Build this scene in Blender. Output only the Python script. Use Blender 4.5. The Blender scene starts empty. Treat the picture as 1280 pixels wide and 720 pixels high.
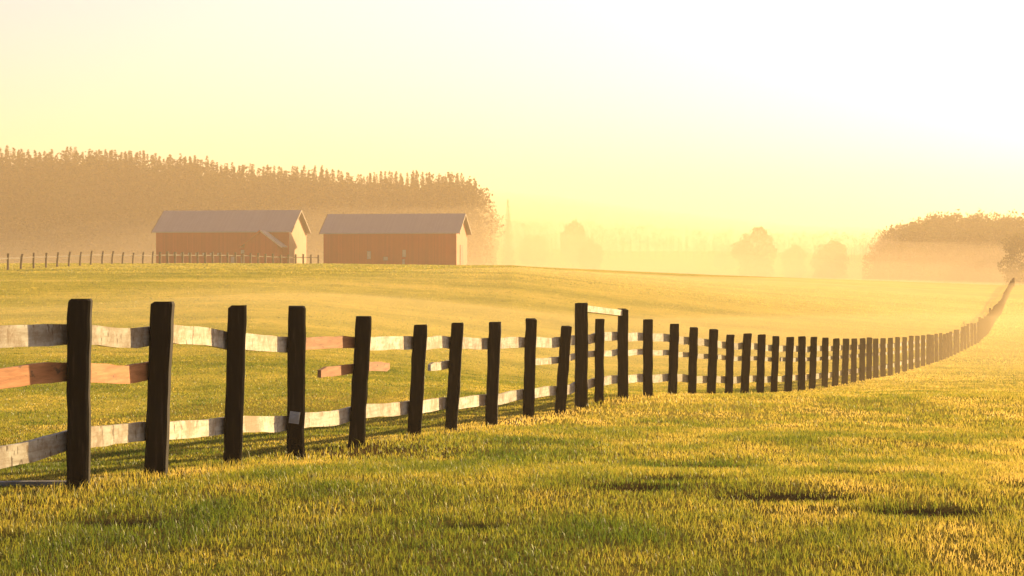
import bpy, math, random
import numpy as np
from mathutils import Vector, Matrix, noise as mn

random.seed(7); rng = np.random.default_rng(7)
sc = bpy.context.scene
C = sc.collection
F = 2400.0; HZ = 338.0; CAMZ = 1.55
R = math.radians

def gx(px, Y): return (px - 640.0) * Y / F

# ------------------------------------------------------------------ helpers
def tag(o, label=None, cat=None, group=None, kind=None):
    if label: o['label'] = label
    if cat: o['category'] = cat
    if group: o['group'] = group
    if kind: o['kind'] = kind
    return o

def empty(name, loc, rz=0.0):
    o = bpy.data.objects.new(name, None); C.objects.link(o)
    o.location = loc; o.rotation_euler = (0, 0, rz); o.empty_display_size = 0.3
    return o

class MB:
    def __init__(s): s.v = []; s.f = []
    def add(s, vs, fs):
        n = len(s.v); s.v.extend([tuple(p) for p in vs]); s.f.extend([tuple(i + n for i in f) for f in fs])
    def box(s, lo, hi, M=None):
        x0, y0, z0 = lo; x1, y1, z1 = hi
        vs = [Vector(p) for p in ((x0,y0,z0),(x1,y0,z0),(x1,y1,z0),(x0,y1,z0),(x0,y0,z1),(x1,y0,z1),(x1,y1,z1),(x0,y1,z1))]
        if M: vs = [M @ p for p in vs]
        s.add(vs, [(0,3,2,1),(4,5,6,7),(0,1,5,4),(1,2,6,5),(2,3,7,6),(3,0,4,7)])
    def prism(s, poly, y0, y1):            # poly in (x,z), extruded along y
        n = len(poly)
        vs = [(p[0], y0, p[1]) for p in poly] + [(p[0], y1, p[1]) for p in poly]
        s.add(vs, [tuple(range(n)), tuple(range(2*n-1, n-1, -1))] + [(i, i+n, (i+1) % n + n, (i+1) % n) for i in range(n)])
    def tube(s, pts, rad, n=8):
        rings = []
        for i, p in enumerate(pts):
            p = Vector(p)
            d = (Vector(pts[min(i+1, len(pts)-1)]) - Vector(pts[max(i-1, 0)])).normalized()
            a = d.orthogonal().normalized(); b = d.cross(a)
            rings.append([p + (a*math.cos(2*math.pi*k/n) + b*math.sin(2*math.pi*k/n))*rad[i] for k in range(n)])
        vs = [q for r in rings for q in r]
        fs = [(i*n+k, i*n+(k+1) % n, (i+1)*n+(k+1) % n, (i+1)*n+k) for i in range(len(pts)-1) for k in range(n)]
        fs += [tuple(range(n-1, -1, -1)), tuple(range((len(pts)-1)*n, len(pts)*n))]
        s.add(vs, fs)
    def build(s, name, mat, parent=None, smooth=False):
        me = bpy.data.meshes.new(name); me.from_pydata(s.v, [], s.f); me.update()
        if smooth: me.polygons.foreach_set('use_smooth', [True]*len(me.polygons))
        me.materials.append(mat)
        o = bpy.data.objects.new(name, me); C.objects.link(o)
        if parent: o.parent = parent
        return o

def np_mesh(name, V, faces_n, loops, mat, parent=None, col=None, smooth=False):
    """faces_n: array of loop counts, loops: flat vertex indices"""
    me = bpy.data.meshes.new(name)
    me.vertices.add(len(V)); me.vertices.foreach_set('co', np.asarray(V, np.float32).ravel())
    me.loops.add(len(loops)); me.loops.foreach_set('vertex_index', np.asarray(loops, np.int32))
    faces_n = np.asarray(faces_n, np.int32)
    st = np.concatenate([[0], np.cumsum(faces_n)[:-1]]).astype(np.int32)
    me.polygons.add(len(faces_n)); me.polygons.foreach_set('loop_start', st); me.polygons.foreach_set('loop_total', faces_n)
    if smooth: me.polygons.foreach_set('use_smooth', np.ones(len(faces_n), bool))
    if col is not None:
        at = me.attributes.new('tint', 'FLOAT', 'POINT'); at.data.foreach_set('value', np.asarray(col, np.float32))
    me.update(calc_edges=True); me.validate()
    me.materials.append(mat)
    o = bpy.data.objects.new(name, me); C.objects.link(o)
    if parent: o.parent = parent
    return o

# value noise on arrays
_perm = rng.random((256, 256))
def vnoise(x, y):
    xi = np.floor(x).astype(int); yi = np.floor(y).astype(int)
    fx = x - xi; fy = y - yi; fx = fx*fx*(3-2*fx); fy = fy*fy*(3-2*fy)
    g = lambda a, b: _perm[a & 255, b & 255]
    return (g(xi, yi)*(1-fx) + g(xi+1, yi)*fx)*(1-fy) + (g(xi, yi+1)*(1-fx) + g(xi+1, yi+1)*fx)*fy
def fbm(x, y, o=4):
    s = 0; a = .5; t = 0
    for i in range(o): s = s + a*vnoise(x + 17.3*i, y + 9.1*i); t += a; a *= .5; x = x*2.03; y = y*2.03
    return s/t
def sstep(a, b, x): t = np.clip((x-a)/(b-a), 0, 1); return t*t*(3-2*t)

# ------------------------------------------------------------------ materials
def mat(name):
    m = bpy.data.materials.new(name); m.use_nodes = True
    nt = m.node_tree; nt.nodes.clear()
    return m, nt, nt.nodes, nt.links
def N(nt, t, **kw):
    n = nt.nodes.new(t)
    for k, v in kw.items():
        if k in n.inputs: n.inputs[k].default_value = v
        else: setattr(n, k, v)
    return n
def ramp(nt, stops):
    r = nt.nodes.new('ShaderNodeValToRGB'); e = r.color_ramp.elements
    while len(e) < len(stops): e.new(0.5)
    for i, (p, c) in enumerate(stops): e[i].position = p; e[i].color = (c[0], c[1], c[2], 1)
    return r

def wood_mat(name, stops, scale=(6, 6, 60), bump=.5, rough=.85, streak=None, spec=.5, patch=None):
    m, nt, ns, L = mat(name)
    tc = N(nt, 'ShaderNodeTexCoord'); oi = N(nt, 'ShaderNodeObjectInfo')
    mp = N(nt, 'ShaderNodeMapping'); mp.inputs['Scale'].default_value = scale
    add = N(nt, 'ShaderNodeVectorMath', operation='ADD')
    L.new(tc.outputs['Object'], add.inputs[0])
    mul = N(nt, 'ShaderNodeMath', operation='MULTIPLY'); mul.inputs[1].default_value = 37.0
    L.new(oi.outputs['Random'], mul.inputs[0]); L.new(mul.outputs[0], add.inputs[1])
    L.new(add.outputs[0], mp.inputs[0])
    n1 = N(nt, 'ShaderNodeTexNoise', Scale=1.0, Detail=6.0, Roughness=.65); L.new(mp.outputs[0], n1.inputs['Vector'])
    r = ramp(nt, stops); L.new(n1.outputs[0], r.inputs[0])
    col = r.outputs[0]
    if streak:
        mp2 = N(nt, 'ShaderNodeMapping'); mp2.inputs['Scale'].default_value = streak['scale']
        L.new(add.outputs[0], mp2.inputs[0])
        n2 = N(nt, 'ShaderNodeTexNoise', Scale=1.0, Detail=3.0, Roughness=.6); L.new(mp2.outputs[0], n2.inputs['Vector'])
        r2 = ramp(nt, [(streak['lo'], (0,0,0)), (streak['hi'], (1,1,1))]); L.new(n2.outputs[0], r2.inputs[0])
        mx = N(nt, 'ShaderNodeMix', data_type='RGBA'); L.new(r2.outputs[0], mx.inputs['Factor'])
        L.new(col, mx.inputs[6]); mx.inputs[7].default_value = (*streak['col'], 1)
        col = mx.outputs[2]
    if patch:
        n3 = N(nt, 'ShaderNodeTexNoise', Scale=3.2, Detail=8.0, Roughness=.75); L.new(add.outputs[0], n3.inputs['Vector'])
        r3 = ramp(nt, [(.44, (0,0,0)), (.60, (.9,.9,.9))]); L.new(n3.outputs[0], r3.inputs[0])
        m3 = N(nt, 'ShaderNodeMix', data_type='RGBA'); L.new(r3.outputs[0], m3.inputs['Factor'])
        L.new(col, m3.inputs[6]); m3.inputs[7].default_value = (*patch, 1); col = m3.outputs[2]
    hv = N(nt, 'ShaderNodeHueSaturation'); L.new(col, hv.inputs['Color'])
    mr = N(nt, 'ShaderNodeMapRange'); mr.inputs['To Min'].default_value = .75; mr.inputs['To Max'].default_value = 1.2
    L.new(oi.outputs['Random'], mr.inputs[0]); L.new(mr.outputs[0], hv.inputs['Value'])
    b = N(nt, 'ShaderNodeBsdfPrincipled', Roughness=rough); b.inputs['Specular IOR Level'].default_value = spec; L.new(hv.outputs[0], b.inputs['Base Color'])
    bp = N(nt, 'ShaderNodeBump', Strength=bump, Distance=.01); L.new(n1.outputs[0], bp.inputs['Height']); L.new(bp.outputs[0], b.inputs['Normal'])
    o = N(nt, 'ShaderNodeOutputMaterial'); L.new(b.outputs[0], o.inputs[0])
    return m

M = {}
M['post'] = wood_mat('dark_post_wood', [(.3, (.006,.004,.002)), (.55, (.015,.010,.005)), (.75, (.05,.034,.02))], (22, 22, 2.2), spec=.12)
M['rail'] = wood_mat('weathered_white_rail', [(.3, (.34,.28,.19)), (.5, (.52,.46,.35)), (.7, (.62,.57,.46))], (3, 3, 30),
                     streak=dict(scale=(26, 5, 8), lo=.59, hi=.66, col=(.10,.065,.035)), patch=(.26,.17,.09))
M['rail_brown'] = wood_mat('bare_brown_rail', [(.3, (.24,.09,.03)), (.5, (.40,.16,.055)), (.7, (.50,.23,.09))], (3, 3, 26),
                     streak=dict(scale=(9, 9, 14), lo=.62, hi=.7, col=(.14,.07,.03)))
M['far_post'] = wood_mat('far_post_wood', [(.3, (.04,.028,.015)), (.7, (.10,.07,.04))], (10, 10, 3))
M['rail_tan'] = wood_mat('tan_rail', [(.3, (.20,.15,.08)), (.7, (.36,.29,.17))], (3, 3, 30))
M['plank'] = wood_mat('grey_plank', [(.3, (.10,.08,.06)), (.7, (.3,.26,.2))], (4, 4, 30))
M['iron'] = wood_mat('pale_bracket', [(.3, (.35,.32,.28)), (.7, (.6,.56,.5))], (30, 30, 30), rough=.5)

def barn_wall_mat(name, a, b_, along_x=False):
    m, nt, ns, L = mat(name)
    tc = N(nt, 'ShaderNodeTexCoord')
    sp = N(nt, 'ShaderNodeSeparateXYZ'); L.new(tc.outputs['Object'], sp.inputs[0])
    sm = N(nt, 'ShaderNodeMath', operation='ADD'); L.new(sp.outputs[0], sm.inputs[0]); sm.inputs[1].default_value = 0
    if not along_x: L.new(sp.outputs[1], sm.inputs[1])
    ml = N(nt, 'ShaderNodeMath', operation='MULTIPLY'); ml.inputs[1].default_value = 5.0; L.new(sm.outputs[0], ml.inputs[0])
    fl = N(nt, 'ShaderNodeMath', operation='FLOOR'); L.new(ml.outputs[0], fl.inputs[0])
    wn = N(nt, 'ShaderNodeTexWhiteNoise', noise_dimensions='1D'); L.new(fl.outputs[0], wn.inputs['W'])
    fr = N(nt, 'ShaderNodeMath', operation='FRACT'); L.new(ml.outputs[0], fr.inputs[0])
    rr = ramp(nt, [(0, (.25,.25,.25)), (.08, (1,1,1)), (.92, (1,1,1)), (1, (.25,.25,.25))]); L.new(fr.outputs[0], rr.inputs[0])
    nz = N(nt, 'ShaderNodeTexNoise', Scale=.7, Detail=6.0, Roughness=.7); L.new(tc.outputs['Object'], nz.inputs['Vector'])
    av = N(nt, 'ShaderNodeMath', operation='ADD'); wv = N(nt, 'ShaderNodeMath', operation='MULTIPLY'); wv.inputs[1].default_value = .45; L.new(wn.outputs[0], wv.inputs[0]); L.new(wv.outputs[0], av.inputs[0]); L.new(nz.outputs[0], av.inputs[1])
    hv = N(nt, 'ShaderNodeMath', operation='MULTIPLY'); hv.inputs[1].default_value = .5; L.new(av.outputs[0], hv.inputs[0])
    r = ramp(nt, [(.15, a), (.85, b_)]); L.new(hv.outputs[0], r.inputs[0])
    mx = N(nt, 'ShaderNodeMix', data_type='RGBA', blend_type='MULTIPLY'); mx.inputs[0].default_value = .3
    L.new(r.outputs[0], mx.inputs[6]); L.new(rr.outputs[0], mx.inputs[7])
    b = N(nt, 'ShaderNodeBsdfPrincipled', Roughness=.85); L.new(mx.outputs[2], b.inputs['Base Color'])
    o = N(nt, 'ShaderNodeOutputMaterial'); L.new(b.outputs[0], o.inputs[0])
    return m
M['barn_red'] = barn_wall_mat('red_barn_boards', (.30,.022,.008), (.52,.05,.016))
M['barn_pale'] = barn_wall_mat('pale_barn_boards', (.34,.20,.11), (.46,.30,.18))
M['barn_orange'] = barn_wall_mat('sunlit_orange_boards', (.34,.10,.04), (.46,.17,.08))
M['roof'] = barn_wall_mat('grey_metal_roof', (.21,.20,.22), (.28,.265,.28), True)
M['trim'] = wood_mat('roof_trim', [(.3, (.12,.09,.07)), (.7, (.2,.15,.12))], (3, 3, 3))
M['glass'] = wood_mat('pale_window', [(.3, (.30,.25,.2)), (.7, (.5,.42,.34))], (3, 3, 3), rough=.4)
M['door'] = wood_mat('barn_door', [(.3, (.13,.06,.035)), (.7, (.22,.11,.06))], (9, 9, 1))

def leaf_mat(name, c0, c1, trans=.25, rough=.6):
    m, nt, ns, L = mat(name)
    at = N(nt, 'ShaderNodeAttribute', attribute_name='tint')
    r = ramp(nt, [(0, c0), (1, c1)]); L.new(at.outputs['Fac'], r.inputs[0])
    d = N(nt, 'ShaderNodeBsdfDiffuse'); t = N(nt, 'ShaderNodeBsdfTranslucent')
    L.new(r.outputs[0], d.inputs[0]); L.new(r.outputs[0], t.inputs[0])
    mx = N(nt, 'ShaderNodeMixShader'); mx.inputs[0].default_value = trans
    L.new(d.outputs[0], mx.inputs[1]); L.new(t.outputs[0], mx.inputs[2])
    o = N(nt, 'ShaderNodeOutputMaterial'); L.new(mx.outputs[0], o.inputs[0])
    return m
M['leaf'] = leaf_mat('tree_foliage', (.035,.045,.012), (.09,.10,.025))
M['conifer'] = leaf_mat('conifer_foliage', (.025,.032,.012), (.06,.06,.02), .2)
M['bark'] = wood_mat('bark', [(.3, (.05,.035,.02)), (.7, (.12,.085,.05))], (8, 8, 2))

# grass blades: colour by per-blade tint (0 deep green .. 1 straw)
def grass_mat():
    m, nt, ns, L = mat('grass_blades')
    at = N(nt, 'ShaderNodeAttribute', attribute_name='tint')
    r = ramp(nt, [(0, (.07,.11,.012)), (.35, (.19,.205,.025)), (.65, (.34,.285,.05)), (1, (.54,.41,.13))]); L.new(at.outputs['Fac'], r.inputs[0])
    d = N(nt, 'ShaderNodeBsdfDiffuse'); t = N(nt, 'ShaderNodeBsdfTranslucent')
    L.new(r.outputs[0], d.inputs[0])
    br = N(nt, 'ShaderNodeMix', data_type='RGBA', blend_type='MULTIPLY'); br.inputs[0].default_value = 1
    L.new(r.outputs[0], br.inputs[6]); br.inputs[7].default_value = (1.15, 1.05, .8, 1)
    L.new(br.outputs[2], t.inputs[0])
    mx = N(nt, 'ShaderNodeMixShader'); mx.inputs[0].default_value = .62
    L.new(d.outputs[0], mx.inputs[1]); L.new(t.outputs[0], mx.inputs[2])
    g = N(nt, 'ShaderNodeBsdfGlossy', Roughness=.42); g.inputs[0].default_value = (1, 1, .9, 1)
    m2 = N(nt, 'ShaderNodeMixShader'); m2.inputs[0].default_value = .025
    L.new(mx.outputs[0], m2.inputs[1]); L.new(g.outputs[0], m2.inputs[2])
    o = N(nt, 'ShaderNodeOutputMaterial'); L.new(m2.outputs[0], o.inputs[0])
    return m
M['grass'] = grass_mat()

def ground_mat():
    m, nt, ns, L = mat('field_ground')
    geo = N(nt, 'ShaderNodeNewGeometry')
    def nz(scale, det=5, rough=.6):
        mp = N(nt, 'ShaderNodeMapping'); mp.inputs['Scale'].default_value = scale
        L.new(geo.outputs['Position'], mp.inputs[0])
        n = N(nt, 'ShaderNodeTexNoise', Scale=1.0, Detail=float(det), Roughness=rough); L.new(mp.outputs[0], n.inputs['Vector'])
        return n.outputs[0]
    big = nz((.05, .05, .05), 6); fine = nz((6, 6, 6), 8, .7); mid = nz((.35, .16, .3), 7, .65)
    swath = nz((.012, .12, .1), 5, .6)      # mowing swaths running across the field
    r = ramp(nt, [(.25, (.15,.16,.02)), (.45, (.31,.275,.04)), (.6, (.48,.37,.065)), (.8, (.62,.45,.12))])
    def mad(a, k, b):
        x = N(nt, 'ShaderNodeMath', operation='MULTIPLY_ADD'); L.new(a, x.inputs[0]); x.inputs[1].default_value = k
        if hasattr(b, 'links'): L.new(b, x.inputs[2])
        else: x.inputs[2].default_value = b
        return x.outputs[0]
    s = mad(fine, .3, mad(mid, .35, mad(swath, .8, mad(big, .4, -.42))))
    L.new(s, r.inputs[0])
    # brown earth close to the near fence
    at = N(nt, 'ShaderNodeAttribute', attribute_name='tint')
    mx = N(nt, 'ShaderNodeMix', data_type='RGBA'); L.new(at.outputs['Fac'], mx.inputs[0]); L.new(r.outputs[0], mx.inputs[6]); mx.inputs[7].default_value = (.075,.05,.018,1)
    b = N(nt, 'ShaderNodeBsdfDiffuse'); L.new(mx.outputs[2], b.inputs[0])
    bp = N(nt, 'ShaderNodeBump', Strength=.9, Distance=.12); L.new(fine, bp.inputs['Height']); L.new(bp.outputs[0], b.inputs['Normal'])
    o = N(nt, 'ShaderNodeOutputMaterial'); L.new(b.outputs[0], o.inputs[0])
    return m
M['ground'] = ground_mat()

# ------------------------------------------------------------------ terrain
PR = np.array([(-60,.1),(0,.05),(9,.02),(13.6,.02),(15,-.04),(16.6,-.14),(18.2,-.24),(20.1,-.30),(22.3,-.38),(24,-.47),(25.8,-.54),(27.7,-.61),(30,-.65),(33.3,-.68),
 (35,-.74),(36.8,-.84),(38.3,-.95),(40,-1.07),(41.6,-1.17),(43.2,-1.25),(45,-1.33),(46.5,-1.42),(48.3,-1.51),(50,-1.6),(53.8,-1.73),(57,-1.84),(61,-1.97),(70,-2.3),
 (79,-2.55),(95,-3.0),(108,-3.15),(125,-3.1),(150,-3.1),(190,-2.9),(240,-2.0),(290,-.95),(320,-.8),(345,-1.6),(400,-5),(480,-7),(640,-6),(800,6),(900,9),(1200,9),(1700,4),(2300,0),(4000,0)])
PL = np.array([(-60,.1),(0,.05),(9,.02),(13.6,.02),(15,-.04),(16.6,-.14),(18.2,-.24),(20.1,-.30),(22.3,-.38),(24,-.45),(27.7,-.55),(33,-.6),(40,-.66),(50,-.72),
 (65,-.7),(80,-.5),(100,.0),(120,.6),(145,1.2),(165,1.65),(200,2.15),(230,2.4),(285,2.42),(310,2.5),(335,1.9),(370,-2),(480,-3),(600,-1),(700,4),(850,11),(1200,9),(1700,4),(2300,0),(4000,0)])
HOL = [(-.24,11.35,.2,.10,.07),(-3.0,11.0,.16,.1,.05),(.85,13.6,.3,.3,.04),(1.35,14.3,.45,.22,.07),(2.75,15.2,.26,.22,.07),(1.9,13.0,.5,.3,.05),(2.6,12.1,.35,.25,.05),(-2.4,11.6,.3,.2,.05),(3.8,13.6,.3,.25,.05),(1.6,16.5,.5,.5,.05)]
def prof(T, y):
    return np.interp(y, T[:, 0], T[:, 1])
def psm(T, y):                       # lightly smoothed profile
    w = np.maximum(.6, np.abs(y)*.035)
    return (prof(T, y-w) + 2*prof(T, y) + prof(T, y+w))/4
def height(x, y):
    x = np.asarray(x, float); y = np.asarray(y, float)
    u = np.clip(x/np.maximum(y, 6.0), -.5, .5)
    bn = sstep(-.15, .08, u)
    bf = np.interp(u, [-.15, 0, .108, .26, .5], [0, .06, .5, 1, 1])
    t = sstep(60, 160, y)
    b = bn*(1-t) + bf*t
    h = psm(PL, y)*(1-b) + psm(PR, y)*b
    far = sstep(30, 300, y)
    h = h + (fbm(x*.7, y*.7, 3)-.5)*.05 + (fbm(x*.05+5, y*.05, 3)-.5)*.35*far*(1-sstep(240, 300, y)*.8)
    h = h + (fbm(x*.004+5, y*.004, 3)-.5)*9*sstep(680, 900, y)
    for (cx, cy, rx, ry, d) in HOL:
        h = h - d*np.exp(-(((x-cx)/rx)**2 + ((y-cy)/ry)**2))
    return h
def hz(x, y): return float(height(np.array([x]), np.array([y]))[0])

# ------------------------------------------------------------------ fence line (plan)
ZT = np.array([(-60,12.2),(99,13.6),(198,15.0),(293,16.6),(370,18.2),(450,20.1),(521,22.3),(568,24),(617,25.8),(663,27.7),(704,29.6),(727,30.7),(749,31.8),(778,33.3),(810,35),
 (842,36.8),(867,38.3),(891,40),(912,41.6),(932,43.2),(951,44.8),(969,46.5),(986,48.3),(1002,50),(1016,51.8),(1032,53.8),(1045,55.7),(1057,57.6),(1068,59.5),(1087,63.2),(1104,67.4),
 (1122,73),(1147,81),(1178,95),(1200,107),(1222,119),(1234,135),(1251,190),(1268,300)])
# px of post centre at the foot, px at the top, height in m
NEAR = [(-58,-56,1.36),(97,100,1.34),(194.5,203,1.35),(290,297,1.37),(369,371,1.45),(445,455,1.36),(517.5,525.7,1.30),(564,572,1.34),(614,619,1.385),(660.5,664,1.43),(700,708,1.33)]
MIDP = [(749,749.7,1.40)]
REST = [(810,810,1.41),(840.5,843.5,1.37),(865,867.5,1.36),(889,892.5,1.38),(911,913,1.32),(930.5,934.5,1.37),(950,952.5,1.38),(967.5,970,1.38),(985,988,1.385),(1002,1002.6,1.42),
 (1015,1017.5,1.42),(1031,1032,1.40),(1044,1045.6,1.38),(1056,1057.7,1.37),(1067,1068,1.36),(1077.5,1078.3,1.37),(1086.5,1087,1.38),(1095,1095,1.36),(1104,1104,1.36),(1113,1113,1.38),
 (1122,1122,1.39),(1131,1131,1.36),(1139,1139,1.38),(1147,1147,1.37),(1154,1154,1.36),(1160.5,1161,1.38)]
def fpos(px):
    z = float(np.interp(px, ZT[:, 0], ZT[:, 1])); return gx(px, z), z

def post_mesh_pts(w, h, seed):
    """rough sawn square post: stacked rings with worn corners"""
    rr = random.Random(seed); lv = 12; rings = []; zs = [-.35] + [h*i/(lv-2) for i in range(lv-1)]
    zs[-1] = h - .015; zs.append(h)
    ch = .12*w
    for j, z in enumerate(zs):
        k = 1.0 if j < len(zs)-1 else .9
        a = w/2*k*(1 + rr.uniform(-.035, .035)); b = w/2*k*(1 + rr.uniform(-.035, .035))
        ox = rr.uniform(-.03, .03)*w; oy = rr.uniform(-.03, .03)*w
        top = rr.uniform(-.008, .008) if j >= len(zs)-2 else 0
        rings.append([(ox+x, oy+y, z + (top if i < 4 else -top)) for i, (x, y) in enumerate([(-a+ch,-b),(a-ch,-b),(a,-b+ch),(a,b-ch),(a-ch,b),(-a+ch,b),(-a,b-ch),(-a,-b+ch)])])
    vs = [p for r in rings for p in r]; n = 8
    fs = [(i*n+k, i*n+(k+1) % n, (i+1)*n+(k+1) % n, (i+1)*n+k) for i in range(len(rings)-1) for k in range(n)]
    fs += [tuple(range(n-1, -1, -1)), tuple(range((len(rings)-1)*n, len(rings)*n))]
    return vs, fs

posts = []      # (x, y, zg, h, leanx, width, kind)
for lst in (NEAR, MIDP, REST):
    for (pb, pt, h) in lst:
        x, y = fpos(pb); posts.append([x, y, h, (pt-pb)*y/F, .158 if lst is not REST else .165])
# beyond: equal steps along the line
line = [fpos(p) for p in np.linspace(1160.5, 1268, 500)]
acc = 0; last = line[0]; step = 2.35; far_posts = []
for p in line[1:]:
    acc += math.dist(p, last); last = p
    if acc >= step: far_posts.append(p); acc = 0
for i, (x, y) in enumerate(far_posts):
    posts.append([x, y, 1.34 + random.uniform(-.06, .08) + (.25 if i in (14, 24) else 0), random.uniform(-.03, .05), .145])

fence = empty('wooden_fence', (posts[1][0], posts[1][1], hz(posts[1][0], posts[1][1])))
tag(fence, 'long fence of dark leaning posts and peeling pale rails across the near grass', 'fence')
FL = Vector(fence.location)
def place(o, loc, rot=(0, 0, 0), par=fence):
    o.parent = par; o.location = Vector(loc) - Vector(par.location); o.rotation_euler = rot; return o

stuffpost = MB(); nparts = 0
for i, (x, y, h, lean, w) in enumerate(posts):
    zg = hz(x, y); yaw = R(random.uniform(-5, 5)) + (R(4) if i < 8 else 0)
    vs, fs = post_mesh_pts(w*random.uniform(.96, 1.05), h, i)
    ly = random.uniform(-.02, .02)
    vs = [(a + lean*c/h, b + ly*c, c) for a, b, c in vs]
    if nparts < 99:
        m = MB(); m.add(vs, fs); place(m.build('post', M['post']), (x, y, zg), (0, 0, yaw)); nparts += 1
    else:
        Rm = Matrix.Translation(Vector((x, y, zg)) - FL) @ Matrix.Rotation(yaw, 4, 'Z')
        stuffpost.add([Rm @ Vector(p) for p in vs], fs)
if stuffpost.v:
    o = stuffpost.build('post', M['post'], fence); tag(o, 'farthest posts of the fence fading into golden glow', kind='stuff')

# gate-like frame
gA = fpos(726.5); gC = fpos(778.6)
gate = empty('gate_frame', (gA[0], gA[1], hz(*gA)))
tag(gate, 'taller frame of two dark posts joined by a pale top bar midway along fence', 'gate')
for (g, h, w, s) in ((gA, 1.68, .20, 901), (gC, 1.56, .175, 902)):
    m = MB(); vs, fs = post_mesh_pts(w, h, s); m.add(vs, fs)
    o = m.build('post', M['post']); place(o, (g[0], g[1], hz(*g)), (0, 0, R(2)), gate)
a = Vector((gA[0]+.04, gA[1]-.01, hz(*gA)+1.60)); b = Vector((gC[0]-.05, gC[1]+.01, hz(*gC)+1.50))
m = MB(); d = (b-a); ln = d.length; u = d.normalized(); s_ = u.cross(Vector((0, 0, 1))).normalized(); up = s_.cross(u)
Mx = Matrix((( u.x, s_.x, up.x, a.x),(u.y, s_.y, up.y, a.y),(u.z, s_.z, up.z, a.z),(0,0,0,1)))
m.box((.02, -.06, -.06), (ln, .06, .04), Mx); o = m.build('top_bar', M['rail']); 
for v in o.data.vertices: v.co = v.co - a
place(o, a, (0, 0, 0), gate)

# rails ---------------------------------------------------------------
allp = sorted([(p[0], p[1], p[2], p[3]/p[2]) for p in posts] + [(gA[0], gA[1], 1.36, 0), (gC[0], gC[1], 1.36, 0)], key=lambda p: p[1])
def rail_verts(P, Q, hgt, thk, n=8, seed=0, f0=0, f1=1, warp=0, sag=0, jag0=False, jag1=False, h2=None):
    rr = random.Random(seed); P = Vector(P); Q = Vector(Q)
    d = Q-P; L2 = Vector((d.x, d.y, 0)).normalized(); s = Vector((-L2.y, L2.x, 0))
    vs = []
    for i in range(n+1):
        t = f0 + (f1-f0)*i/n
        c = P + d*t + Vector((0, 0, 1))*(warp*math.sin(math.pi*t*2) + sag*math.sin(math.pi*t) + rr.uniform(-.003, .003)) + s*rr.uniform(-.003, .003)
        hh = (hgt*(1-t) + (h2 or hgt)*t)/2*(1 + rr.uniform(-.05, .05)); hl = hh; hu = hh
        if jag0 and i == 0: hu *= .45
        if jag1 and i == n: hl *= .3
        for (a_, b_) in ((-1, -1), (1, -1), (1, 1), (-1, 1)):
            vs.append(c + s*(a_*thk/2) + Vector((0, 0, b_*(hu if b_ > 0 else hl))))
    fs = [(i*4+k, (i+1)*4+k, (i+1)*4+(k+1) % 4, i*4+(k+1) % 4) for i in range(n) for k in range(4)]
    fs += [(3, 2, 1, 0), (n*4, n*4+1, n*4+2, n*4+3)]
    return vs, fs
# per-bay overrides for the near bays: bay index = left post index in allp
TOP = .20; MIDH = .40; BOT = .75
MIDSPEC = {0: ('full', 'rail_brown'), 1: ('full', 'rail_brown'), 2: None, 3: None, 4: ('part', .48, 1.0), 5: ('part', 0.0, .60), 6: ('part', .5, 1), 7: None, 8: None, 9: ('part', .25, 1.0)}
stuffrail = MB(); nr = 0
for i in range(len(allp)-1):
    p, q = allp[i], allp[i+1]
    d = Vector((q[0]-p[0], q[1]-p[1], 0)).normalized(); s = Vector((-d.y, d.x, 0))*(.098)
    zp, zq = hz(p[0], p[1]), hz(q[0], q[1])
    e = .004
    e = .001; shf = .2 if i < 13 else 0
    for lev, (fr, hh) in enumerate(((1.36*(1-TOP), .148), (1.36*(1-MIDH), .14), (1.36*(1-BOT), .145))):
        mname = 'rail'; f0, f1 = e, 1-e; j0 = j1 = False; lab = None; warp = random.uniform(-.012, .012); sag = random.uniform(-.02, .005); dz0 = random.uniform(-.006, .006); dz1 = random.uniform(-.006, .006); h2 = None
        if i > 14: mname = 'rail_tan'
        if i == 0:
            if lev == 2: dz0, dz1, sag = -.10, .0, 0
            if lev == 0: dz0, dz1 = .03, 0
        if i == 2 and lev == 0: dz0, dz1, warp, sag = .05, -.02, -.01, .0
        if lev == 0 and i == 4: mname = 'rail_brown'; lab = 'bare brown top rail between pale ones'; h2 = .12; hh = .12
        if lev == 1:
            if i in MIDSPEC:
                sp = MIDSPEC[i]
                if sp is None: continue
                if sp[0] == 'full': mname = sp[1]; lab = 'orange brown middle rail, unpainted'
                else:
                    f0, f1 = max(e, sp[1]), min(1-e, sp[2]); j0 = sp[1] > 0; j1 = sp[2] < 1; mname = 'rail_brown' if i < 6 else 'rail'
                    lab = 'broken stub of a middle rail'; hh = .10
            else:
                hh = .10
                if random.random() < .25: f0 = random.uniform(.4, .7); j0 = True
        vs, fs = rail_verts((p[0]+s.x+p[3]*fr, p[1]+s.y, zp+fr+dz0), (q[0]+s.x+q[3]*fr, q[1]+s.y, zq+fr+dz1), hh, .038, seed=i*3+lev, f0=f0+(shf if f0 < .01 else 0), f1=f1+(shf if f1 > .99 else 0), warp=warp, sag=sag, jag0=j0, jag1=j1, h2=h2)
        if nr < 99:
            c = vs[0].copy(); ang = math.atan2(d.y, d.x)
            Ri = Matrix.Rotation(-ang, 4, 'Z')
            m = MB(); m.add([Ri @ (v-c) for v in vs], fs)
            o = m.build('rail', M[mname]); place(o, c, (0, 0, ang)); nr += 1
            if lab: o['label'] = lab
        else:
            stuffrail.add([v - FL for v in vs], fs)
o = stuffrail.build('rail', M['rail_tan'], fence); tag(o, 'farthest rails of the fence fading into golden glow', kind='stuff')
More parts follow.
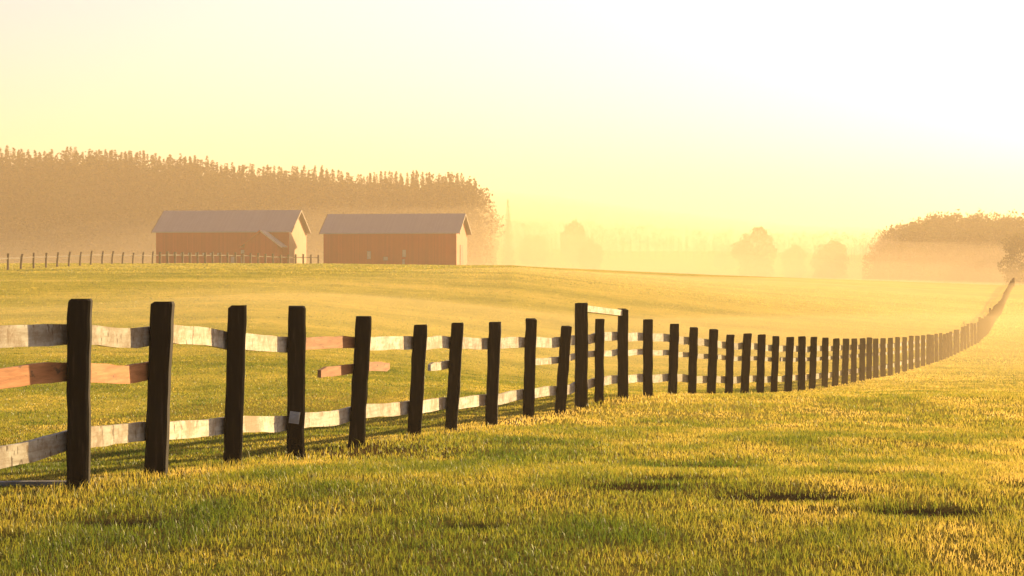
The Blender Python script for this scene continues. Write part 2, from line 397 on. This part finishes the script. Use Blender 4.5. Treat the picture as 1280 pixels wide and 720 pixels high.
# pale bracket wrapped round the fourth post in view where the bottom rail meets it
p4 = posts[4]
m = MB(); m.box((-.05, -.012, -.055), (.045, .012, .055)); m.box((-.035, -.028, -.02), (.02, -.012, .03))
place(m.build('bracket', M['iron']), (p4[0]+.005, p4[1]-.098, hz(p4[0], p4[1])+.40), (0, R(8), 0))

# fallen plank at the foot of the fence, far left
pl = MB()
for i in range(14):
    t0 = i/14; t1 = (i+1)/14
    y0 = .06*math.sin(t0*3); y1 = .06*math.sin(t1*3)
    pl.add([(t0*2.4, y0-.02, 0), (t1*2.4, y1-.02, 0), (t1*2.4, y1+.02, 0), (t0*2.4, y0+.02, 0), (t0*2.4, y0-.02, .12), (t1*2.4, y1-.02, .12), (t1*2.4, y1+.02, .12), (t0*2.4, y0+.02, .12)],
           [(0,3,2,1),(4,5,6,7),(0,1,5,4),(2,3,7,6)] + ([(3,0,4,7)] if i == 0 else []) + ([(1,2,6,5)] if i == 13 else []))
o = pl.build('fallen_plank', M['plank']); o.location = (-4.35, 13.6, hz(-3.5, 13.7)-.06); o.rotation_euler = (R(8), R(-1), R(8)); o.scale = (.5, 1, .6)
tag(o, 'grey plank lying on edge in the grass beside the nearest fence post at the left', 'plank')

# ------------------------------------------------------------------ ground sheet
ys = np.concatenate([np.linspace(-60, 8, 30), np.arange(8.1, 20, .08), 20*1.0125**np.arange(0, 232), np.geomspace(365, 1460, 70)])
ts = np.linspace(-1, 1, 461); vv = np.sign(ts)*(np.abs(ts)**2.0)
Yg, Vg = np.meshgrid(ys, vv, indexing='ij'); Xg = Vg*(np.maximum(Yg, 0)*.95 + 40)
Zg = height(Xg, Yg)
def fence_x(y): return np.interp(y, [p[1] for p in allp], [p[0] for p in allp])
fy = np.array([p[1] for p in allp]); fx = np.array([p[0] for p in allp])
dist = Xg - np.interp(Yg, fy, fx)
def soil_shade_mask(x, y):
    dd = x - np.interp(y, fy, fx)
    near = np.exp(-((dd-.1)/.28)**2)*(y < 60)*(y > 10)
    patch = np.exp(-(((x+1.35)/.75)**2 + ((y-19.1)/1.3)**2))
    hole = 0
    for (cx, cy, rx, ry, d) in HOL: hole = np.maximum(hole, np.exp(-(((x-cx)/rx)**2 + ((y-cy)/ry)**2)**2))  # hollows: bare soil, its dark tone also painting in their shade
    return np.clip(near*.55*(.3 + 1.1*fbm(x*2, y*2)) + patch*.9 + hole, 0, 1)
tint = np.clip(soil_shade_mask(Xg, Yg) + .75*sstep(45, 14, -0+Yg*1.0)*(Xg > fence_x(Yg)-6), 0, 1)
nr_, nc_ = Xg.shape
idx = np.arange(nr_*nc_).reshape(nr_, nc_)
q = np.stack([idx[:-1, :-1], idx[:-1, 1:], idx[1:, 1:], idx[1:, :-1]], -1).reshape(-1, 4)
o = np_mesh('ground', np.stack([Xg, Yg, Zg], -1).reshape(-1, 3), np.full(len(q), 4), q.ravel(), M['ground'], col=tint.ravel(), smooth=True)
o['kind'] = 'structure'

# ------------------------------------------------------------------ grass
def blades(x, y, h, w, tintv, lean):
    n = len(x); z = height(x, y)
    a = rng.random(n)*2*np.pi; la = rng.random(n)*2*np.pi; lean = lean*(.3 + rng.random(n))
    dx, dy = np.cos(a)*w/2, np.sin(a)*w/2; lx, ly = np.cos(la)*lean*h, np.sin(la)*lean*h
    V = np.empty((n, 5, 3), np.float32); z0 = z - .01
    V[:, 0] = np.stack([x-dx, y-dy, z0], -1); V[:, 1] = np.stack([x+dx, y+dy, z0], -1)
    mx_, my_ = x+lx*.35, y+ly*.35
    V[:, 2] = np.stack([mx_+dx*.8, my_+dy*.8, z+h*.55], -1); V[:, 3] = np.stack([mx_-dx*.8, my_-dy*.8, z+h*.55], -1)
    V[:, 4] = np.stack([x+lx, y+ly, z+h*(1-.3*lean)], -1)
    base = (np.arange(n)*5)[:, None]
    loops = (base + np.array([0, 1, 2, 3, 3, 2, 4])).ravel()
    fn = np.tile([4, 3], n)
    return V.reshape(-1, 3), fn, loops, np.repeat(tintv, 5)
parts = []
bands = [(7.5, 12, 3700, .0040), (12, 17, 2800, .0050), (17, 25, 1400, .0075), (25, 38, 520, .012), (38, 58, 230, .018), (58, 90, 80, .03), (90, 150, 26, .05), (150, 240, 9, .09)]
for (y0, y1, dens, w) in bands:
    hwid = lambda y: .285*y + .8
    area = (hwid(y0)+hwid(y1))*(y1-y0); n = int(dens*area)
    y = y0 + (y1-y0)*rng.random(n); x = (rng.random(n)*2-1)*hwid(y1)
    k = np.abs(x) < hwid(y); x, y = x[k], y[k]
    dd = x - np.interp(y, fy, fx)
    clump = fbm(x*1.6, y*.9, 4); cl2 = fbm(x*5+3, y*5, 2); bigp = fbm(x*.35+9, y*.22+4, 3)
    keep = rng.random(len(x)) < np.clip(.45 + 1.1*(cl2-.25), .15, 1)*(1-.75*soil_shade_mask(x, y))
    hole = np.zeros(len(x))
    for (cx, cy, rx, ry, d) in HOL: hole = np.maximum(hole, np.exp(-(((x-cx)/rx)**2 + ((y-cy)/ry)**2)))
    x, y, dd, clump, cl2, bigp, hole = [q_[keep] for q_ in (x, y, dd, clump, cl2, bigp, hole)]
    n = len(x)
    back = dd < 0                                      # mown field beyond the fence
    hgt = np.where(back, .023, .037)*(.55 + .9*rng.random(n))*(.6 + 1.0*clump)*(1-.45*hole)
    if y0 > 50: hgt *= 1 + (y0-50)/90
    hgt = hgt*(1 + 1.3*np.exp(-((dd-.05)/.16)**2)*rng.random(n)*(y < 45))
    tl = rng.random(n) < .02; hgt = np.where(tl & ~back, hgt*1.6, hgt)
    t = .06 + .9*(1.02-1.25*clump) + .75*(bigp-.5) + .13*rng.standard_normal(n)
    t = t + .16*(sstep(-.05, .24, x/y)-.45) + .16*sstep(12, 30, y) - .16*sstep(12.5, 9.5, y) - .4*hole + .2*np.exp(-(dd/.8)**2) + np.where(back, -.10, -.03)  # right side tinted golden for the sun's glow, hollows darker for shade
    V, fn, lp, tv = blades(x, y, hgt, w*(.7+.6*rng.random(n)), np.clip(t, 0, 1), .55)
    parts.append((V, fn, lp, tv))
Vs, fns, lps, tvs = [], [], [], []; off = 0
for V, fn, lp, tv in parts: Vs.append(V); fns.append(fn); lps.append(lp+off); tvs.append(tv); off += len(V)
print('grass verts', off)
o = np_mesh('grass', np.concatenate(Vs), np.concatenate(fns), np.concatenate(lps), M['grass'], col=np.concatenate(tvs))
tag(o, 'dewy golden green grass covering the near pasture and mown field', 'grass', kind='stuff')

# ------------------------------------------------------------------ barns
def barn(px0, px1, Y, depth, eave, ridge, rot, label, annex=False, wins=(), gable_door=False):
    zb = hz(gx((px0+px1)/2, Y), Y) - .25
    root = empty('barn', (gx(px1, Y), Y, zb), -rot)     # origin = right front corner
    tag(root, label, 'barn', 'red barns on the crest of the field')
    Lg = (gx(px1, Y)-gx(px0, Y))/math.cos(rot) + .25
    m = MB()   # long walls and far gable as one shell
    m.prism([(0,0)]*0 or [(-Lg, 0), (0, 0), (0, eave), (-Lg, eave)], 0, .2)
    m.prism([(-Lg, 0), (0, 0), (0, eave), (-Lg, eave)], depth-.2, depth)
    m.build('wall', M['barn_red'], root)
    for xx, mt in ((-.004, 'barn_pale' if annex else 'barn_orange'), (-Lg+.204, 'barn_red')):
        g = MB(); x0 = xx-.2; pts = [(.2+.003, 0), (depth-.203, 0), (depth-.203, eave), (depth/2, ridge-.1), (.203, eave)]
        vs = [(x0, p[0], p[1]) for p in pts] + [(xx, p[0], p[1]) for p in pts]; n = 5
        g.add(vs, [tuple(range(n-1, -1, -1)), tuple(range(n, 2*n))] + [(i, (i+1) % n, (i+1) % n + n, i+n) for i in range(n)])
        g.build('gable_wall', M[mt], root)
    # roof: two pitched slabs with overhang
    ov = .45; th = .16; sl = (ridge-eave)/(depth/2)
    r = MB()
    for s in (0, 1):
        ya, yb = (-ov, depth/2) if s == 0 else (depth/2, depth+ov)
        za, zb_ = (eave-ov*sl, ridge) if s == 0 else (ridge, eave-ov*sl)
        vs = []
        for xx in (-Lg-.5, .55):
            vs += [(xx, ya, za+.02), (xx, yb, zb_+.02), (xx, yb, zb_+th), (xx, ya, za+th)]
        r.add(vs, [(0,1,2,3),(7,6,5,4),(0,4,5,1),(1,5,6,2),(2,6,7,3),(3,7,4,0)])
    r.build('roof', M['roof'], root)
    for xx in (.56, -Lg-.56):
        t = MB()
        for s in (0, 1):
            ya, yb = (-ov, depth/2) if s == 0 else (depth/2, depth+ov)
            za, zb_ = (eave-ov*sl, ridge) if s == 0 else (ridge, eave-ov*sl)
            vs = [(xx-.04, ya, za-.1), (xx-.04, yb, zb_-.1), (xx-.04, yb, zb_+th+.03), (xx-.04, ya, za+th+.03)]
            vs += [(v[0]+.08, v[1], v[2]) for v in vs]
            t.add(vs, [(0,1,2,3),(7,6,5,4),(0,4,5,1),(1,5,6,2),(2,6,7,3),(3,7,4,0)])
        t.build('verge_board', M['trim'], root)
    for (fx_, z0, w, h) in wins:
        wm = MB(); xx = -Lg*(1-fx_)
        wm.box((xx-w/2-.06, -.05, z0-.06), (xx+w/2+.06, -.003, z0+h+.06)); fr = wm.build('window', M['trim'], root)
        pm = MB(); pm.box((xx-w/2, -.07, z0), (xx+w/2, -.053, z0+h)); pm.build('pane', M['glass'], fr)
    if gable_door:
        dm = MB(); dm.box((-.001, 3.0, 0), (.07, 5.6, 3.3)); dm.build('door', M['door'], root)
    if annex:
        # small cross-gabled wing projecting toward the field
        aw = 5.0; ax1 = -.95; ax0 = ax1-aw; ad = 3.0; ae = 3.35; ar = eave-.1
        an = empty('wing', (0, 0, 0)); 
        g = MB(); g.prism([(ax0, 0), (ax1, 0), (ax1, ae), ((ax0+ax1)/2, ar-.08), (ax0, ae)], -ad, -ad+.15)
        g.box((ax0, -ad+.153, 0), (ax0+.15, -.003, ae)); g.box((ax1-.15, -ad+.153, 0), (ax1, -.003, ae))
        bpy.data.objects.remove(an)
        w_ = g.build('wing_wall', M['barn_red'], root); tag(w_, 'red gabled wall of the low front wing')
        rm = MB(); s2 = (ar-ae)/(aw/2)
        for sg in (-1, 1):
            cx = (ax0+ax1)/2; xe = cx+sg*(aw/2+.75); ze = ae-.75*s2
            vs = []
            for yy in (-ad-.4, -.46 if False else .5):
                vs += [(cx, yy, ar), (xe, yy, ze), (xe, yy, ze+.14), (cx, yy, ar+.14)]
            f_ = [(0,1,2,3),(7,6,5,4),(0,4,5,1),(1,5,6,2),(2,6,7,3),(3,7,4,0)]
            rm.add(vs, f_)
        rr_ = rm.build('wing_roof', M['roof'], root)
        for sg in (-1, 1):
            tr = MB(); cx = (ax0+ax1)/2; xe = cx+sg*(aw/2+.8); ze = ae-.8*s2
            vs = [(cx, -ad-.46, ar-.08), (xe, -ad-.46, ze-.08), (xe, -ad-.46, ze+.17), (cx, -ad-.46, ar+.17)]
            vs += [(v[0], v[1]+.055, v[2]) for v in vs]
            tr.add(vs, f_)
            tr.build('verge_board', M['glass'] if sg > 0 else M['barn_red'], root)
    return root
lw = [(.09+.055*i, 1.55, .42, .4) for i in range(8)] + [(.585, .5, .7, .9), (.66, .5, .7, .9), (.655, 1.9, .45, .5)]
barn(192.5, 361, 287, 10.5, 5.3, 8.4, R(8.5), 'red barn with pale gable and small front wing behind the paddock fence', annex=True, wins=lw)
barn(404, 570.5, 285, 9.6, 5.15, 7.9, R(8.5), 'red barn without wing, nearest the forest edge, door in its bright gable',
     wins=[(.345, 1.2, .5, 1.1), (.47, 1.0, .6, .45), (.61, 1.5, .45, 1.0), (.605, .2, .3, .9)], gable_door=True)

# ------------------------------------------------------------------ far fence (posts with a top rail) by the barns
ff = [(x, float(np.interp(x, [-80, 10, 100, 190, 300, 400], [138, 163, 190, 222, 243, 262]))) for x in
      [-46, -31, -17, -4, 10, 26, 42, 57.5, 71.5, 86, 100, 113.5, 127.5, 140, 153, 166, 178.5, 190.5] + list(np.linspace(200, 398, 22))]
fpts = [(gx(p, Y), Y) for p, Y in ff]
root = empty('paddock_fence', (fpts[4][0], fpts[4][1], hz(*fpts[4])))
tag(root, 'low far-off paddock fence of thin dark posts leading to and past the left barn', 'fence')
for i, (x, y) in enumerate(fpts):
    m = MB(); h = 1.38+random.uniform(-.07, .07); l = random.uniform(0, .12) if i < 18 else random.uniform(-.03, .03)
    vs, fs = post_mesh_pts(.17 if i < 18 else .24, h, 500+i); m.add([(a_+l*max(c_, 0)**2/h, b_, c_) for a_, b_, c_ in vs], fs)
    place(m.build('post', M['far_post']), (x, y, hz(x, y)), (0, 0, 0), root)
for i in range(len(fpts)-1):
    (x0, y0), (x1, y1) = fpts[i], fpts[i+1]
    for z_ in (1.0,):
        c = Vector((x0, y0, hz(x0, y0)+z_)); m = MB(); vs, fs = rail_verts((0, 0.1, 0), Vector((x1, y1+.1, hz(x1, y1)+z_))-c, .13, .035, n=3, seed=i)
        m.add(vs, fs); place(m.build('rail', M['far_post']), c, (0, 0, 0), root)

# ------------------------------------------------------------------ trees
def leaf_cloud(lobes, n, size, seed, flat=1.0):
    """small leaf-clump quads scattered through ellipsoid lobes (cx,cy,cz,rx,ry,rz)"""
    r = np.random.default_rng(seed)
    vol = np.array([l[3]*l[4]*l[5] for l in lobes])**.75; k = r.choice(len(lobes), n, p=vol/vol.sum())
    Lb = np.array(lobes)[k]
    d = r.standard_normal((n, 3)); d /= np.linalg.norm(d, axis=1)[:, None]
    rad = (.55 + .45*r.random(n)**.6)
    rad = rad*(1 + .16*np.sin(d[:, 0]*7+k)*np.cos(d[:, 2]*6+k*2))
    P = Lb[:, :3] + d*rad[:, None]*Lb[:, 3:]
    a = r.standard_normal((n, 3)); a /= np.linalg.norm(a, axis=1)[:, None]
    b = np.cross(a, r.standard_normal((n, 3))); b /= np.linalg.norm(b, axis=1)[:, None]
    s = (size*(.5 + r.random(n)))[:, None]
    V = np.stack([P-a*s, P-b*s*.6, P+a*s, P+b*s*.6], 1)
    tint = np.clip(.5 + .35*(k/len(lobes)-.5)*2 + .25*r.standard_normal(n), 0, 1)
    return V.reshape(-1, 3), np.repeat(tint, 4)
def cloud_obj(name, V, t, mt, parent=None):
    n = len(V)//4; return np_mesh(name, V, np.full(n, 4), np.arange(4*n), mt, parent, col=t)
def broad_lobes(h, w, seed, nl=16, low=.12):
    r = random.Random(seed); L = [(0, 0, h*.52, w*.40, w*.40, h*.42), (0, 0, h*.3, w*.36, w*.36, h*.24)]
    for i in range(nl):
        a = r.uniform(0, 6.283); e = r.uniform(-.75, 1); rr = math.sqrt(max(0, 1-e*e))
        s = r.uniform(.10, .18)
        L.append((math.cos(a)*rr*w*.34, math.sin(a)*rr*w*.34, h*(.55 + e*.34), w*s, w*s, w*s*.85))
    return L
def tree(px, topy, Y, wpx, label, seed, kind='broad', base=None, group=None, n=9000):
    x = gx(px, Y); z0 = hz(x, Y) if base is None else base
    h = CAMZ + (HZ-topy)*Y/F - z0; w = wpx*Y/F
    root = empty('tree' if kind == 'broad' else 'spruce_tree', (x, Y, z0))
    tag(root, label, 'tree', group)
    tr = MB(); tr.tube([(0,0,-.5),(0.02*h,0,h*.2),(0,.01*h,h*.5),(0.01*h,0,h*.8)], [h*.03, h*.022, h*.014, h*.004], 8)
    if kind == 'broad':
        r = random.Random(seed)
        for i in range(6):
            a = i*1.05 + r.uniform(-.3, .3); zz = h*r.uniform(.22, .5)
            tr.tube([(0, 0, zz), (math.cos(a)*w*.18, math.sin(a)*w*.18, zz+h*.14), (math.cos(a)*w*.34, math.sin(a)*w*.34, zz+h*.24)], [h*.012, h*.008, h*.002], 6)
        tr.build('trunk', M['bark'], root, True)
        V, t = leaf_cloud(broad_lobes(h, w, seed), n, h*.016, seed)
        cloud_obj('crown', V, t, M['leaf'], root)
    else:
        tr.build('trunk', M['bark'], root, True)
        V, t = conifer(h, w, seed, 1600); cloud_obj('crown', V, t, M['conifer'], root)
    return root
def conifer(h, w, seed, n):
    r = np.random.default_rng(seed)
    u = r.random(n)**.8; z = h*(.1 + .9*(1-u)) ; z = h*(.08 + .92*r.random(n)**1.3)
    k = 1-z/h
    tiers = .6 + .4*np.abs(np.sin(z/h*26 + seed))
    rad = (w/2)*(k**.85)*tiers*np.sqrt(r.random(n))*1.05 + .02*w
    a = r.random(n)*6.283
    P = np.stack([np.cos(a)*rad, np.sin(a)*rad, z - rad*.25], -1)
    A = np.stack([np.cos(a), np.sin(a), -.35+.2*r.standard_normal(n)], -1); B = np.stack([-np.sin(a), np.cos(a), .4*r.standard_normal(n)], -1)
    s = (h*.013*(.5 + r.random(n))*(.5+k))[:, None]
    V = np.stack([P-A*s, P-B*s*.6, P+A*s*1.3, P+B*s*.6], 1)
    return V.reshape(-1, 3), np.repeat(np.clip(.5+.3*r.standard_normal(n), 0, 1), 4)

RG = 'round hedgerow trees in the mist'
tree(945, 284, 620, 62, 'round dark tree, the largest of the rounded trees standing in the mist', 11, group=RG)
tree(992, 305, 660, 40, 'small pale tree in the gap between the two rounded misty trees', 12, group=RG)
tree(1037, 297, 620, 58, 'second rounded tree, squatter, nearest the right hand wood', 13, group=RG)
tree(907, 312, 700, 40, 'faint bush-like tree barely visible left of the large round tree', 23, group=RG)
tree(716, 273, 690, 42, 'hazy tree beside the left edge of the misty gap right of the spruce', 14)
tree(737, 296, 640, 36, 'low hazy round tree in front of a taller one right of the spruce', 15)
tree(668, 292, 670, 44, 'faint low tree just right of the pointed spruce', 25)
tree(609, 266, 600, 30, 'low tree at the right foot of the dark forest', 26)
tree(635, 249, 640, 20, 'slender pointed spruce standing alone right of the forest edge', 16, kind='spruce')
tree(1284, 284, 430, 76, 'broad tree cut by the right edge of the picture behind the field crest', 17, n=6500)
tree(1205, 398, 126, 9, 'tiny faint bush poking up behind the distant bend of the fence', 18, n=500)

# far wood at left: one mass of many trees
def wood(name, label, spec, seed, con_frac, leafn, mt):
    r = random.Random(seed); Vs = []; Ts = []
    for (px, topy, Y) in spec:
        x = gx(px, Y); z0 = hz(x, Y); h = CAMZ + (HZ-topy)*Y/F - z0; 
        con = r.random() < con_frac; w = h*(r.uniform(.17, .25) if con else r.uniform(.42, .6)); s = r.randrange(10**6)
        V, t = conifer(h, w, s, int(leafn*.8)) if con else leaf_cloud(broad_lobes(h, w, s, 11), leafn, h*.014, s)
        Vs.append(V + np.array([x, Y, z0])); Ts.append(t)
        # trunk as crossed tapered quads
        tv = []
        for (a_, b_) in ((h*.015, 0), (0, h*.015)): tv += [(x-a_, Y-b_, z0-.5), (x+a_, Y+b_, z0-.5), (x+a_*.3, Y+b_*.3, z0+h*.6), (x-a_*.3, Y-b_*.3, z0+h*.6)]
        Vs.append(np.array(tv)); Ts.append(np.zeros(8))
    o = cloud_obj(name, np.concatenate(Vs), np.concatenate(Ts), mt); tag(o, label, 'forest' if 'forest' in name else 'trees', kind='stuff'); return o
sky = lambda px: float(np.interp(px, [-120, 0, 15, 40, 100, 150, 210, 260, 280, 330, 370, 410, 430, 500, 560, 588, 600, 615], [186, 187, 182, 190, 185, 189, 193, 197, 204, 207, 209, 209, 217, 215, 216, 219, 232, 262]))
spec = []
rs = random.Random(5)
for row, Y in enumerate((495, 510, 528, 548, 570)):
    px = -120 - rs.random()*10
    while px < 612:
        Yj = Y + rs.uniform(-9, 9)
        if not (px > 596 and row < 4):
            j = rs.uniform(-3, 7)
            if row == 0: j += rs.uniform(6, 26)
            spec.append((px, sky(px)+j, Yj))
        px += rs.uniform(4.5, 9) if row else rs.uniform(12, 22)
wood('forest', 'dark forest with jagged treetops rising behind the barns', spec, 3, .55, 1900, M['conifer'])
sky2 = lambda px: float(np.interp(px, [1060, 1085, 1100, 1112, 1135, 1160, 1200, 1240, 1300, 1420], [330, 300, 290, 276, 266, 261, 258, 258, 262, 270]))
spec = []
for row, Y in enumerate((520, 545, 570, 600)):
    px = 1092 + 6*row if row else 1088
    while px < 1420:
        spec.append((px, sky2(px)+rs.uniform(-1, 6)+(rs.uniform(6, 26) if row == 0 else 0), Y+rs.uniform(-8, 8))); px += rs.uniform(9, 15)
wood('woodland', 'rounded hazy wood standing on the right beyond the field crest', spec, 4, .0, 2200, M['leaf'])
# distant tree line on the hills
spec = []
px = 560
for row, Y in enumerate((790, 840)):
    px = 560
    while px < 1210:
        top = float(np.interp(px, [560, 640, 680, 760, 860, 960, 1180], [268, 270, 270, 274, 281, 286, 288])); spec.append((px, top+rs.uniform(-2, 4)+row*1.0, Y+rs.uniform(-20, 20))); px += rs.uniform(7, 13)
wood('distant_treeline', 'faint tree line on the far hills fading into golden haze', spec, 6, .2, 420, M['leaf'])
# ------------------------------------------------------------------ air
def vol_mat(name, dens, col, g):
    m, nt, ns, L = mat(name)
    v = N(nt, 'ShaderNodeVolumePrincipled'); v.inputs['Color'].default_value = (*col, 1); v.inputs['Density'].default_value = dens
    v.inputs['Anisotropy'].default_value = g
    o = N(nt, 'ShaderNodeOutputMaterial'); L.new(v.outputs[0], o.inputs['Volume']); return m
HAZE = vol_mat('haze_air', .00068, (1, .77, .52), .18)
MIST = vol_mat('mist_air', .0050, (.92, .70, .44), .02)
m = MB(); m.box((-1500, -70, -12), (1500, 1500, 75)); o = m.build('haze', HAZE); o['kind'] = 'stuff'; o['label'] = 'golden morning haze filling the air'; 
# low mist lying in the valley beyond the crest: closed body with an undulating top
def mist(label, x0, x1, y0, y1, topf, bottom, material, nx=60, ny=40, ex=6, ey=5):
    A, B = np.meshgrid(np.linspace(x0, x1, nx), np.linspace(y0, y1, ny), indexing='ij')
    top = topf(A, B)
    ii = np.arange(nx)[:, None]; jj = np.arange(ny)[None, :]
    edge = np.minimum(1, np.minimum(np.minimum(jj/ey, (ny-1-jj)/ey), np.minimum(ii/ex, (nx-1-ii)/ex)))
    edge = np.sin(edge*np.pi/2)
    top = bottom + .05 + (top-bottom)*edge
    Vt = np.stack([A, B, top], -1).reshape(-1, 3); Vb = Vt.copy(); Vb[:, 2] = bottom-.5
    idt = np.arange(nx*ny).reshape(nx, ny); nb = nx*ny
    qt = np.stack([idt[:-1, :-1], idt[1:, :-1], idt[1:, 1:], idt[:-1, 1:]], -1).reshape(-1, 4)
    qb = qt[:, ::-1] + nb
    ring = [(idt[i, 0], idt[i+1, 0]) for i in range(nx-1)] + [(idt[-1, j], idt[-1, j+1]) for j in range(ny-1)] + [(idt[i+1, -1], idt[i, -1]) for i in range(nx-2, -1, -1)] + [(idt[0, j+1], idt[0, j]) for j in range(ny-2, -1, -1)]
    qs = np.array([(a_+nb, b_+nb, b_, a_) for a_, b_ in ring]); Q = np.concatenate([qt, qb, qs])
    o = np_mesh('haze', np.concatenate([Vt, Vb]), np.full(len(Q), 4), Q.ravel(), material); o['kind'] = 'stuff'; o['label'] = label
lift = lambda A, B: 12*np.exp(-((A+30)/80)**2)*sstep(380, 480, B)*(1-sstep(610, 690, B)) + 6*sstep(-20, -150, A*1.0)*sstep(345, 520, B)
def tl(base, k): return lambda A, B: base + 8*(fbm(A*.009+k, B*.009, 3)-.45) + lift(A, B)
mist('pale ground mist lying in the valley beyond the field', -700, 700, 345, 900, lambda A, B: 1 + 13*np.clip((B-345)/230, 0, 1)**1.8*(1-sstep(600, 740, B)) + 7*(fbm(A*.009+3, B*.009, 3)-.45) + lift(A, B), -10, MIST, ey=2)
mist('lowest mist layer on the valley floor', -720, 720, 350, 780, tl(2.5, 13), -10.7, vol_mat('mist_low', .0012, (.95, .78, .50), .02))
mist('added mist standing in for sun glare over the far right end of the fence', -50, 150, 40, 300, lambda A, B: height(A, B) - .3 + (2.2 + .8*fbm(A*.05, B*.03, 3))*sstep(-75, 6, A - np.interp(B, fy, fx))**1.3*(1-.6*sstep(215, 300, B)), -4.5, vol_mat('mist_glare', .0058, (1, .76, .44), .1), 76, 60, 6, 5)  # extra mist body, added to give the sun's glow and flare

# ------------------------------------------------------------------ light, world, camera
SUN_AZ = 40.0; SUN_EL = 13.5
ld = bpy.data.lights.new('sun', 'SUN'); ld.energy = 5.0; ld.angle = R(.55); ld.color = (1, .72, .34)
so = bpy.data.objects.new('sun', ld); C.objects.link(so)
sd = Vector((math.sin(R(SUN_AZ))*math.cos(R(SUN_EL)), math.cos(R(SUN_AZ))*math.cos(R(SUN_EL)), math.sin(R(SUN_EL))))
so.rotation_euler = sd.to_track_quat('Z', 'Y').to_euler(); so.location = (30, 0, 40)
w = bpy.data.worlds.new('World'); sc.world = w; w.use_nodes = True; nt = w.node_tree; nt.nodes.clear()
st = nt.nodes.new('ShaderNodeTexSky'); st.sky_type = 'NISHITA'; st.sun_disc = False
st.sun_elevation = R(SUN_EL); st.sun_rotation = R(SUN_AZ); st.air_density = 1.0; st.dust_density = 2.5; st.ozone_density = .3
mx = nt.nodes.new('ShaderNodeMix'); mx.data_type = 'RGBA'; mx.blend_type = 'MULTIPLY'; mx.inputs[0].default_value = 1; mx.inputs[7].default_value = (.90, .96, 1.24, 1)
bg = nt.nodes.new('ShaderNodeBackground'); bg.inputs[1].default_value = .05
wo = nt.nodes.new('ShaderNodeOutputWorld')
nt.links.new(st.outputs[0], mx.inputs[6]); nt.links.new(mx.outputs[2], bg.inputs[0]); nt.links.new(bg.outputs[0], wo.inputs[0])

cd = bpy.data.cameras.new('camera'); cam = bpy.data.objects.new('camera', cd); C.objects.link(cam); sc.camera = cam
cd.sensor_width = 36; cd.lens = 36*F/1280; cd.clip_start = .1; cd.clip_end = 9000
cam.location = (0, 0, CAMZ); cam.rotation_euler = (R(90) - math.atan((360-HZ)/F), 0, 0)
cd.dof.use_dof = False

sc.view_settings.view_transform = 'Standard'; sc.view_settings.look = 'None'; sc.view_settings.gamma = 1; sc.view_settings.exposure = 1.72
sc.render.engine = 'CYCLES'
sc.cycles.volume_bounces = 1
